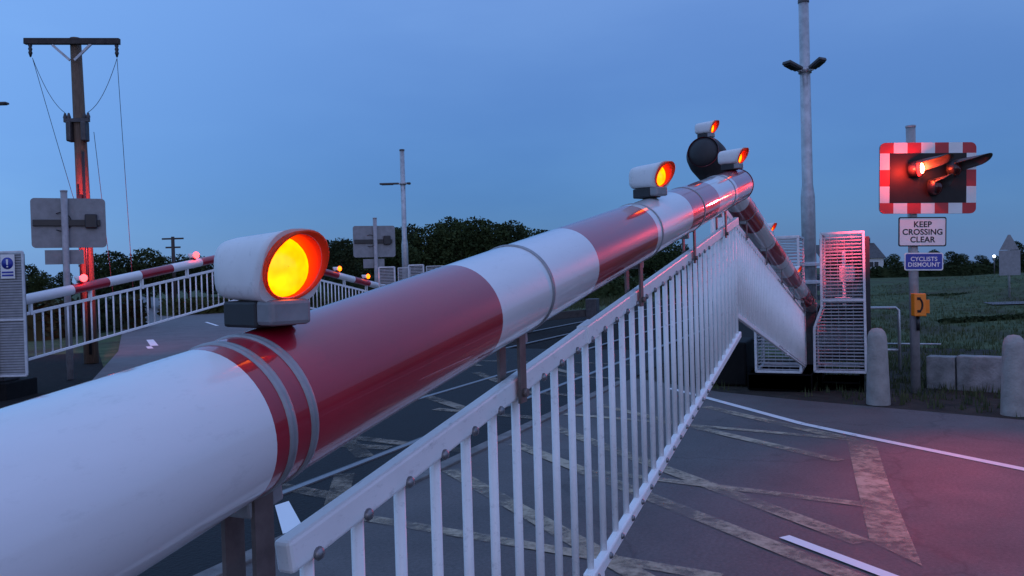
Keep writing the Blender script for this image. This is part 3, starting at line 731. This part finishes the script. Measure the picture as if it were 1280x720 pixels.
mb = MB(); mb.tube([o+Z*.2-fd_*.16+rt_*.07, o+Z*4.6-fd_*.15+rt_*.05], .03, 8); mb.tube([o+Z*1.0-fd_*.16-rt_*.09, o+Z*3.9-fd_*.16-rt_*.07], .02, 6); mb.box(o+Z*3.55-fd_*.17-rt_*.02, (.1, .1, .22), (rt_, fd_, Z)); mb.build('riser_cable', M['black'], up)
def sag(p, q, s, n=12): return [p.lerp(q, i/n)-Z*s*4*(i/n)*(1-i/n) for i in range(n+1)]
lA, lB = A+rt_*.16-Z*.36, B-rt_*.07-Z*.36
for p, q, s_ in ((lA, tr-rt_*.25+Z*.41-fd_*.12, .18), (lB, tr+rt_*.25+Z*.41-fd_*.12, .2), (lA, o+Z*3.2-fd_*.15-rt_*.08, .02), (lB, o+rt_*.98+Z*1.2, .0), (tr+rt_*.3, o+rt_*.55+Z*1.2, 0.)):
    mb = MB(); mb.tube(sag(p, q, s_), .006, 5); mb.build('wire', M['wire'], up)
# far small pole
fpo = thing('utility_pole', (45.0, 44.0, 0), 'tiny distant telegraph pole with two crossarms above the left trees', 'utility pole')
o = Vector((44.5, 47.5, 0)); fpo.location = o; fpo['_o'] = tuple(o)
mb = MB(); mb.tube([o, o+Z*5.3], [.16, .12], 8); mb.build('trunk', M['wood_dark'], fpo)
for zz, w in ((5.15, .8), (4.5, .55)):
    mb = MB(); mb.beam(o+Z*zz-rt_*w, o+Z*zz+rt_*w, .1, .12); mb.build('crossarm', M['wood_dark'], fpo)

# ------------------------------------------------------------------ right verge: bollards, wall, hoop rail
def bollard_mesh():
    mb = MB(); prof = [(-.05, .135), (0, .135), (.3, .125), (.7, .112), (.80, .106), (.86, .088), (.895, .055), (.905, .001)]
    mb.lathe((0, 0, 0), (0, 0, 1), prof, 24); return mb
bm_ = bollard_mesh(); b1 = bm_.build('bollard', M['concrete'], None, (0, 0, 0)); b1.location = (10.55, -.085, 0)
tag(b1, 'pale round-topped concrete bollard just right of the wire cage', 'bollard', 'concrete bollards')
b2 = b1.copy(); COL.objects.link(b2); b2.scale = (1, 1, .95); b2.location = (10.15, -1.43, 0); b2.rotation_euler = (radians(1.5), 0, 1.2); b2['label'] = 'round-topped concrete bollard at the right edge in front of the low wall'
mb = MB(); p = Vector((12.15, -.72, 0)); q = Vector((12.05, -1.05, 0)); mb.beam(p+Z*.2, q+Z*.2, .22, .44, 0, .015)
tag(mb.build('concrete_block', M['concrete_wall'], None, tuple(p)), 'short weathered concrete block beside the signal post', 'concrete block', 'low concrete wall')
mb = MB(); q2 = Vector((11.75, -2.0, 0)); mb.beam(q+(q2-q).normalized()*.02+Z*.21, q2+Z*.21, .22, .46, 0, .015)
tag(mb.build('concrete_block', M['concrete_wall'], None, tuple(q)), 'long stained concrete block behind the right bollard', 'concrete block', 'low concrete wall')
sheet('concrete_pad', [(12.9, -.3), (12.6, -1.6), (17.5, -2.2), (18.0, -.4)], M['verge'], -.004)
hr = thing('hoop_rail', (13.3, -.1, 0), 'thin grey pipe hoop standing behind the first bollard', 'hoop rail')
mb = MB(); a = Vector((13.6, .02, 0)); b = Vector((13.6, -.42, 0)); mb.tube([a, a+Z*.96, a+Z*1.0-Vector((0, .04, 0)), b+Z*1.0+Vector((0, .04, 0)), b+Z*.96, b], .022, 8); mb.tube([a+Z*.35, b+Z*.35], .018, 8); mb.tube([a+Z*.4+Vector((.5,0,0)), b+Z*.4+Vector((.5,-.6,0))], .014, 8); mb.build('pipe', M['galv'], hr)
# low trackside barrier beam with box
tb = thing('trackside_rail', (22.3, 8.3, 0), 'dark low timber rail with square end post beyond the tracks', 'low rail')
mb = MB(); mb.beam((21.4, 9.3, .38), (23.0, 7.7, .48), .1, .22, 0, .01); mb.build('beam', M['timber'], tb)
mb = MB(); mb.box((23.0, 7.6, .45), (.34, .34, .9), bev=.02); mb.build('end_post', M['dark_steel'], tb)
mb = MB(); mb.box((21.6, 9.1, .16), (.16, .16, .4)); mb.build('foot', M['timber'], tb)
# distant sign seen from behind
ds = thing('road_sign', (42., -5.8, 0), 'distant triangle and oblong signs on one pole seen from behind', 'sign')
o = Vector((42., -5.8, 0)); mb = MB(); mb.tube([o, o+Z*2.6], .05, 8); mb.build('post', M['galv'], ds)
mb = MB(); mb.box(o-fd_*.07+Z*1.62, (.95, .02, 1.12), (rt_, fd_, Z)); mb.build('oblong_plate', M['sign_back'], ds)
mb = MB(); mb.prism([o-fd_*.07+rt_*x+Z*y for x, y in ((-.44, 2.2), (.44, 2.2), (.05, 2.88), (-.05, 2.88))], fd_*.02); mb.build('triangle_plate', M['sign_back'], ds)
# far street lamp, lit
sl = thing('street_lamp', (93, -11.6, 0), 'far lit street lamp, a small white point above the hedge', 'street lamp')
o = Vector((93., -11.6, 0)); mb = MB(); mb.tube([o, o+Z*2.2], .05, 6); mb.build('pole', M['dark_steel'], sl)
mb = MB(); mb.lathe(o+Z*2.16, Z, [(0, .02), (.05, .12), (.19, .12), (.24, .02)], 10); mb.build('lamp_globe', M['lens_white'], sl)

# ------------------------------------------------------------------ house
hs = thing('house', (143, 3., 0), 'white rendered house with dark roof showing past the cage', 'house')
o = Vector((143, 2.2, 0))
mb = MB(); mb.box(o+Z*1.3, (7, 9, 3.2)); mb.build('wall', M['render_white'], hs)
mb = MB(); mb.prism([o+Vector((-3.9, -4.9, 2.9)), o+Vector((3.9, -4.9, 2.9)), o+Vector((0, -3.2, 5.4))], Vector((0, 9.6, 0))); rf = mb.build('roof', M['roof_tile'], hs)
mb = MB(); mb.box(o+Vector((0, -2.2, 5.6)), (.9, .9, 1.3)); mb.build('chimney', M['roof_tile'], rf)
for dy in (-3.1, 2.2):
    mb = MB(); mb.box(o+Vector((-3.52, dy, 1.9)), (.06, 1.5, 1.0)); w = mb.build('window', M['sign_white'], hs)
    mb = MB(); mb.box(o+Vector((-3.56, dy-.36, 1.9)), (.04, .6, .8)); mb.box(o+Vector((-3.56, dy+.36, 1.9)), (.04, .6, .8)); mb.build('pane', M['glass_dark'], w)

# ------------------------------------------------------------------ vegetation
def crown_mesh(blobs, n, size, seed, mat_):
    rnd = random.Random(seed); me = bpy.data.meshes.new('crown'); vs = []; fs = []
    tot = sum(b[3]**2 for b in blobs)
    for bx, by, bz, br in blobs:
        for _ in range(int(n*br*br/tot)):
            while True:
                p = Vector((rnd.uniform(-1, 1), rnd.uniform(-1, 1), rnd.uniform(-1, 1)))
                if .15 < p.length < 1: break
            p = p.normalized()*(p.length**.45) * br * rnd.choice((1, 1, 1, 1.12, .9))
            c = Vector((bx, by, bz)) + Vector((p.x, p.y, p.z*.85))
            if c.z < .15: c.z = .15 + rnd.random()*.2
            k = size*rnd.uniform(.5, 1.3)
            nrm = Vector((rnd.uniform(-1, 1), rnd.uniform(-1, 1), rnd.uniform(-.3, 1))).normalized(); d, s, t = frame_from(nrm)
            a = rnd.random()*6.28; e1 = (s*cos(a)+t*sin(a))*k; e2 = (t*cos(a)-s*sin(a))*k*.6
            i = len(vs); vs += [c-e1, c-e2+d*.1*k, c+e1, c+e2+d*.1*k]; fs.append([i, i+1, i+2, i+3])
    me.from_pydata([tuple(v) for v in vs], [], fs); me.materials.append(mat_); me.update(); return me
def make_tree(label, loc, h, seed, leaf, group, n=4200, spread=.5, name='tree', low=.18, lsize=None):
    rnd = random.Random(seed); blobs = []
    for i in range(9):
        z = h*rnd.uniform(low+.18, .84); k = 1-abs(z/h-.55)
        a = rnd.random()*6.28; q = h*spread*.55*rnd.random()**.6*k
        blobs.append((cos(a)*q, sin(a)*q, z, h*rnd.uniform(.13, .22)))
    blobs.append((0, 0, h*.78, h*.2)); blobs.append((0, 0, h*.5, h*.26))
    r = thing(name, loc, label, 'tree', group)
    c = bpy.data.objects.new('crown', crown_mesh(blobs, n, lsize or h*.022, seed, leaf)); COL.objects.link(c); c.parent = r; c['_o'] = r['_o']
    mb = MB(); o = Vector(loc); mb.tube([o-Z*.1, o+Z*h*.3, o+Z*h*.7], [h*.028, h*.02, h*.008], 8)
    for i in range(5):
        b = blobs[i]; mb.tube([o+Z*h*(.22+.05*i), o+Vector(b[:3])*.6+Z*h*.05, o+Vector(b[:3])], [h*.013, h*.009, h*.004], 5)
    mb.build('trunk', M['bark'], r)
    return r
protos = [make_tree('p', (0, 0, 0), 7., 11+i, M[l], None) for i, l in enumerate(('leaf_a', 'leaf_b', 'leaf_c', 'leaf_b'))]
cam_px = lambda px, d: (fd_*d + rt_*((px-640)/1000.*d))
ntree = [0]; used = set()
def put_tree(px, d, h, label, group):
    i = ntree[0]; ntree[0] += 1
    p = cam_px(px, d); k = i % 4; s = h/7.
    sc = (s*random.uniform(.95, 1.35), s*random.uniform(.95, 1.35), s)
    if k not in used:
        used.add(k); t = protos[k]; t.location = (p.x, p.y, -.05); t.scale = sc; t.rotation_euler = (0, 0, random.random()*6.28); t['label'] = label
    else: t = dup(protos[k], (p.x, p.y, -.05), random.random()*6.28, label, sc)
    t['group'] = group; return t
# central wood
GRP = 'trees of the far wood behind the masts'
LAB = 'dense dark tree in the far wood beyond the crossing'
for px, d, h in [(412, 62, 5.4), (428, 58, 5.2), (446, 66, 5.6), (470, 80, 7.2), (492, 76, 7.4), (512, 84, 8.4), (536, 80, 8.0), (556, 86, 8.9), (578, 82, 8.9), (597, 86, 9.2),
                 (618, 84, 8.6), (640, 86, 8.4), (662, 90, 8.2), (684, 94, 8.0), (706, 92, 7.4), (728, 96, 7.2), (750, 90, 6.6), (772, 88, 6.0), (794, 84, 5.4), (816, 78, 5.2), (838, 74, 5.0), (855, 76, 4.6),
                 (500, 96, 9.0), (568, 98, 9.9), (626, 100, 9.6), (430, 84, 7), (870, 90, 4.4), (895, 95, 4.2)]:
    put_tree(px, d, h*.9, LAB, GRP)
# left trees
for px, d, h, l in [(128, 52, 4.0, 'bushy dark tree right of the wooden pole above the far barrier'), (146, 58, 4.4, 'bushy dark tree right of the wooden pole above the far barrier'), (186, 60, 4.6, 'rounded dark tree midway along the far left barrier'), (212, 62, 4.2, 'rounded dark tree midway along the far left barrier'),
                    (166, 64, 3.7, 'bushy dark tree right of the wooden pole above the far barrier'), (38, 70, 4.0, 'dark tree between the blue-sign cage and the far signal post'), (58, 66, 3.1, 'dark tree between the blue-sign cage and the far signal post'), (12, 72, 3.6, 'dark tree between the blue-sign cage and the far signal post'), (236, 66, 4.2, 'rounded dark tree midway along the far left barrier'), (262, 70, 4.0, 'rounded dark tree midway along the far left barrier'),
                    (290, 72, 4.4, 'rounded dark tree midway along the far left barrier'), (340, 74, 4.6, 'rounded dark tree midway along the far left barrier'), (380, 70, 4.8, 'rounded dark tree midway along the far left barrier'), (80, 74, 3.4, 'dark tree between the blue-sign cage and the far signal post')]:
    put_tree(px, d, h, l, 'trees left of the wood')
# right trees
for px, d, h, l in [(1120, 120, 3.5, 'low dark tree behind the blue sign on the horizon'), (1142, 122, 4.0, 'low dark tree behind the blue sign on the horizon'), (1168, 118, 3.9, 'low dark tree behind the blue sign on the horizon'), (1190, 122, 3.7, 'low dark tree behind the blue sign on the horizon'), (1206, 126, 3.3, 'low dark tree behind the blue sign on the horizon'), (1228, 130, 3.1, 'low dark tree behind the blue sign on the horizon'),
                    (1248, 128, 2.8, 'low dark tree behind the blue sign on the horizon'), (1271, 88, 4.1, 'taller rounded dark tree behind the distant triangle sign'), (1104, 128, 3.0, 'low dark tree behind the blue sign on the horizon')]:
    put_tree(px, d, h, l, 'trees on the right horizon')
def hedge(label, p, q, h, w, seed, leaf, n, size):
    rnd = random.Random(seed); p, q = Vector(p), Vector(q); mb = MB(); d = (q-p); s = Vector((-d.y, d.x, 0)).normalized()
    mb.beam(p+Z*h*.4, q+Z*h*.4, w*.7, h*.8)
    for _ in range(n):
        c = p+d*rnd.random()+s*w*.5*rnd.uniform(-1, 1)+Z*(rnd.random()**.7)*h*rnd.uniform(.8, 1.05)
        nn = Vector((rnd.uniform(-1, 1), rnd.uniform(-1, 1), rnd.uniform(-.3, 1))).normalized(); dd, a, b = frame_from(nn); k = size*rnd.uniform(.5, 1.2)
        mb.poly([c-a*k, c-b*k*.6, c+a*k, c+b*k*.6])
    o = mb.build('hedge', leaf, None, tuple(p)); return tag(o, label, 'hedge')
hp = lambda px, d: (cam_px(px, d).x, cam_px(px, d).y, -.03)
hedge('long low dark hedge along the far field below the house', hp(1060, 112), hp(1330, 104), 1.55, 2.0, 5, M['leaf_b'], 3000, .3)
hedge('dark roadside hedge behind the far left barrier skirt', hp(34, 26), hp(168, 33), 1.25, 1.2, 6, M['leaf_b'], 2600, .16)
hedge('low green hedge along the far road below the left trees', hp(205, 44), hp(420, 52), .95, 1.4, 8, M['leaf_c'], 2600, .2)
hedge('dark scrubby hedge under the barrier beyond the tracks', hp(640, 44), hp(860, 62), 1.35, 1.4, 9, M['leaf_a'], 2600, .22)
hedge('dark scrub hedge at the foot of the wood', hp(410, 56), hp(650, 72), 2.0, 2.0, 12, M['leaf_b'], 2600, .25)

hedge('thin dark strip of scrub across the right field, behind the telephone box', hp(1092, 37), hp(1245, 41), .20, .5, 21, M['leaf_b'], 1500, .12)
hedge('nearer dark strip of scrub in the right field, at the right edge', hp(1178, 22.5), hp(1310, 24), .12, .3, 22, M['leaf_b'], 1100, .09)
sheet('field_path', [(36.0, -4.4), (38.2, -4.3), (40., -9), (42, -16), (38.5, -16), (37.4, -9)], M['asphalt_far'], .02)
def tufts(name, area, n, hmin, hmax, seed, leaf, dens=None):
    rnd = random.Random(seed); me = bpy.data.meshes.new(name); vs = []; fs = []
    for _ in range(n):
        x, y = area(rnd); g = ground_h(x, y)+.01
        for _b in range(4):
            a = rnd.random()*6.28; h = rnd.uniform(hmin, hmax); w = .006+h*.03; px, py = x+rnd.uniform(-.05, .05), y+rnd.uniform(-.05, .05)
            lx, ly = cos(a)*h*.45*rnd.random(), sin(a)*h*.45*rnd.random(); sx, sy = -sin(a)*w, cos(a)*w
            i = len(vs); vs += [(px-sx, py-sy, g), (px+sx, py+sy, g), (px+lx, py+ly, g+h)]; fs.append([i, i+1, i+2])
    me.from_pydata(vs, [], fs); me.materials.append(leaf); o = bpy.data.objects.new(name, me); COL.objects.link(o); return stuff(o)
def verge_area(r):
    while True:
        v = r.uniform(-7, 2.2); u = r.uniform(9.6, 16)
        edge = 10.62 + (v-.81)*.36 if v < .81 else 11.0
        if u > edge+.12 and (r.random() < min(1, (u-edge)*.7) or (v < -.6 and r.random() < .35)): return u, v
tufts('verge_weeds', verge_area, 3600, .03, .15, 3, M['grass'])
def field_area(r):
    u = 14+46*r.random()**1.6; v = r.uniform(-.34*u-1, .02*u+.6); return u, v
tufts('field_grass', field_area, 9000, .04, .13, 4, M['grass'])
def far_area(r):
    u = r.uniform(18, 60); v = 11.6+ (u-18)*.28*r.random()+r.random()*2; return u, v
tufts('trackside_grass', far_area, 4000, .1, .35, 9, M['grass'])

# ------------------------------------------------------------------ light: dusk sky, faint afterglow, the lit red signals, an added red fill on the cage
SKY_HORIZON = (.080, .176, .405); SKY_ZENITH = (.29, .47, .96); SKY_BRIGHT = (.245, .48, .93); SKY_BACK = (.37, .45, .86)
W = bpy.data.worlds.new('World'); S.world = W; W.use_nodes = True; nt = W.node_tree
bg = nt.nodes['Background']
sky = nt.nodes.new('ShaderNodeTexSky'); sky.sky_type = 'NISHITA'; sky.sun_disc = False
SUN_EL, SUN_AZ = 3., 212.     # azimuth measured from +X anticlockwise: low behind the camera
sky.sun_elevation = radians(SUN_EL); sky.sun_rotation = radians(90-SUN_AZ)
sky.air_density = 1.0; sky.dust_density = .3; sky.ozone_density = 6.
wt = nt.nodes.new('ShaderNodeTexCoord')
def wdot(v):
    d = nt.nodes.new('ShaderNodeVectorMath'); d.operation = 'DOT_PRODUCT'; d.inputs[1].default_value = v
    nt.links.new(wt.outputs['Generated'], d.inputs[0]); return d.outputs['Value']
def wmap(x, a, b_):
    m = nt.nodes.new('ShaderNodeMapRange'); m.interpolation_type = 'SMOOTHSTEP'; m.inputs['From Min'].default_value = a; m.inputs['From Max'].default_value = b_
    nt.links.new(x, m.inputs['Value']); return m.outputs['Result']
def wmix(f, a, b_, mode='MIX'):
    m = nt.nodes.new('ShaderNodeMix'); m.data_type = 'RGBA'; m.blend_type = mode
    if f is None: m.inputs['Factor'].default_value = 1.
    else: nt.links.new(f, m.inputs['Factor'])
    for k, v in (('A', a), ('B', b_)):
        if isinstance(v, tuple): m.inputs[k].default_value = (*v, 1)
        else: nt.links.new(v, m.inputs[k])
    return m.outputs['Result']
front = wmix(wmap(wdot((0, 0, 1)), .0, .9), SKY_HORIZON, SKY_ZENITH)
front = wmix(wmap(wdot((-.36, .80, .48)), .05, .95), front, SKY_BRIGHT)
allr = wmix(wmap(wdot((-.80, -.60, .15)), -.25, .85), front, SKY_BACK)
ns = wmix(None, sky.outputs['Color'], (.07, .07, .07), 'MULTIPLY')
tot = wmix(None, ns, allr, 'ADD')
cn = nt.nodes.new('ShaderNodeTexNoise'); cn.inputs['Scale'].default_value = 2.2; cn.inputs['Detail'].default_value = 6
cm = nt.nodes.new('ShaderNodeMapping'); cm.inputs['Scale'].default_value = (1, 1, 3.2); nt.links.new(wt.outputs['Generated'], cm.inputs['Vector']); nt.links.new(cm.outputs['Vector'], cn.inputs['Vector'])
cl = wmix(wmap(cn.outputs['Fac'], .35, .70), (.93, .94, .955), (1.10, 1.065, 1.02))
tot = wmix(None, tot, cl, 'MULTIPLY')
nt.links.new(tot, bg.inputs['Color'])
bg.inputs['Strength'].default_value = 1.
sl_ = bpy.data.lights.new('afterglow_sun', 'SUN'); sl_.energy = .12; sl_.angle = radians(20); sl_.color = (1, .9, .8)
so_ = bpy.data.objects.new('afterglow_sun', sl_); COL.objects.link(so_)
dsun = Vector((cos(radians(SUN_AZ))*cos(radians(SUN_EL)), sin(radians(SUN_AZ))*cos(radians(SUN_EL)), sin(radians(SUN_EL))))
so_.rotation_euler = dsun.to_track_quat('Z', 'Y').to_euler()
def red_spot(name, p, aim, e, ang, size=.08):
    l = bpy.data.lights.new(name, 'SPOT'); l.energy = e; l.color = (1, .06, .10); l.spot_size = radians(ang); l.spot_blend = 1.; l.shadow_soft_size = size
    o = bpy.data.objects.new(name, l); COL.objects.link(o); o.location = p; o.rotation_euler = (Vector(aim)-Vector(p)).to_track_quat('-Z', 'Y').to_euler(); return o
red_spot('signal_beam', tuple(s_lens), (4.3, -1.75, 0), 680, 66)
gl = bpy.data.lights.new('signal_glow', 'POINT'); gl.energy = 18; gl.color = (1, .04, .02); gl.shadow_soft_size = .03
go = bpy.data.objects.new('signal_glow', gl); COL.objects.link(go); go.location = tuple(s_glow)
red_spot('cage_red_fill', (10.75, -.30, 2.50), (11.45, .12, 1.95), 300, 42, .05)  # added spot hung clear of the signal board to redden the cage, no real lamp
red_spot('far_signal_beam', tuple(l_lens), tuple(Vector(l_lens)+Vector((2.25, 2.3, -.05))), 2200, 80)

S.view_settings.view_transform = 'Standard'; S.view_settings.look = 'None'; S.view_settings.gamma = 1.; S.view_settings.exposure = 0.

# ------------------------------------------------------------------ camera
cd = bpy.data.cameras.new('camera'); cd.sensor_width = 36.; cd.lens = 36*1000/1280; cd.clip_start = .05; cd.clip_end = 6000
co = bpy.data.objects.new('camera', cd); COL.objects.link(co); S.camera = co
p_ = math.atan(.015); rl = radians(1.6)
f0 = fd_*cos(p_) - Z*sin(p_); u0 = fd_*sin(p_) + Z*cos(p_)
rc = rt_*cos(rl) + u0*(-sin(rl)); uc = rt_*sin(rl) + u0*cos(rl)
mt = Matrix((rc, uc, -f0)).transposed().to_4x4(); mt.translation = (0, 0, 1.65); co.matrix_world = mt
for ob in list(bpy.data.objects):
    if '_o' in ob: del ob['_o']
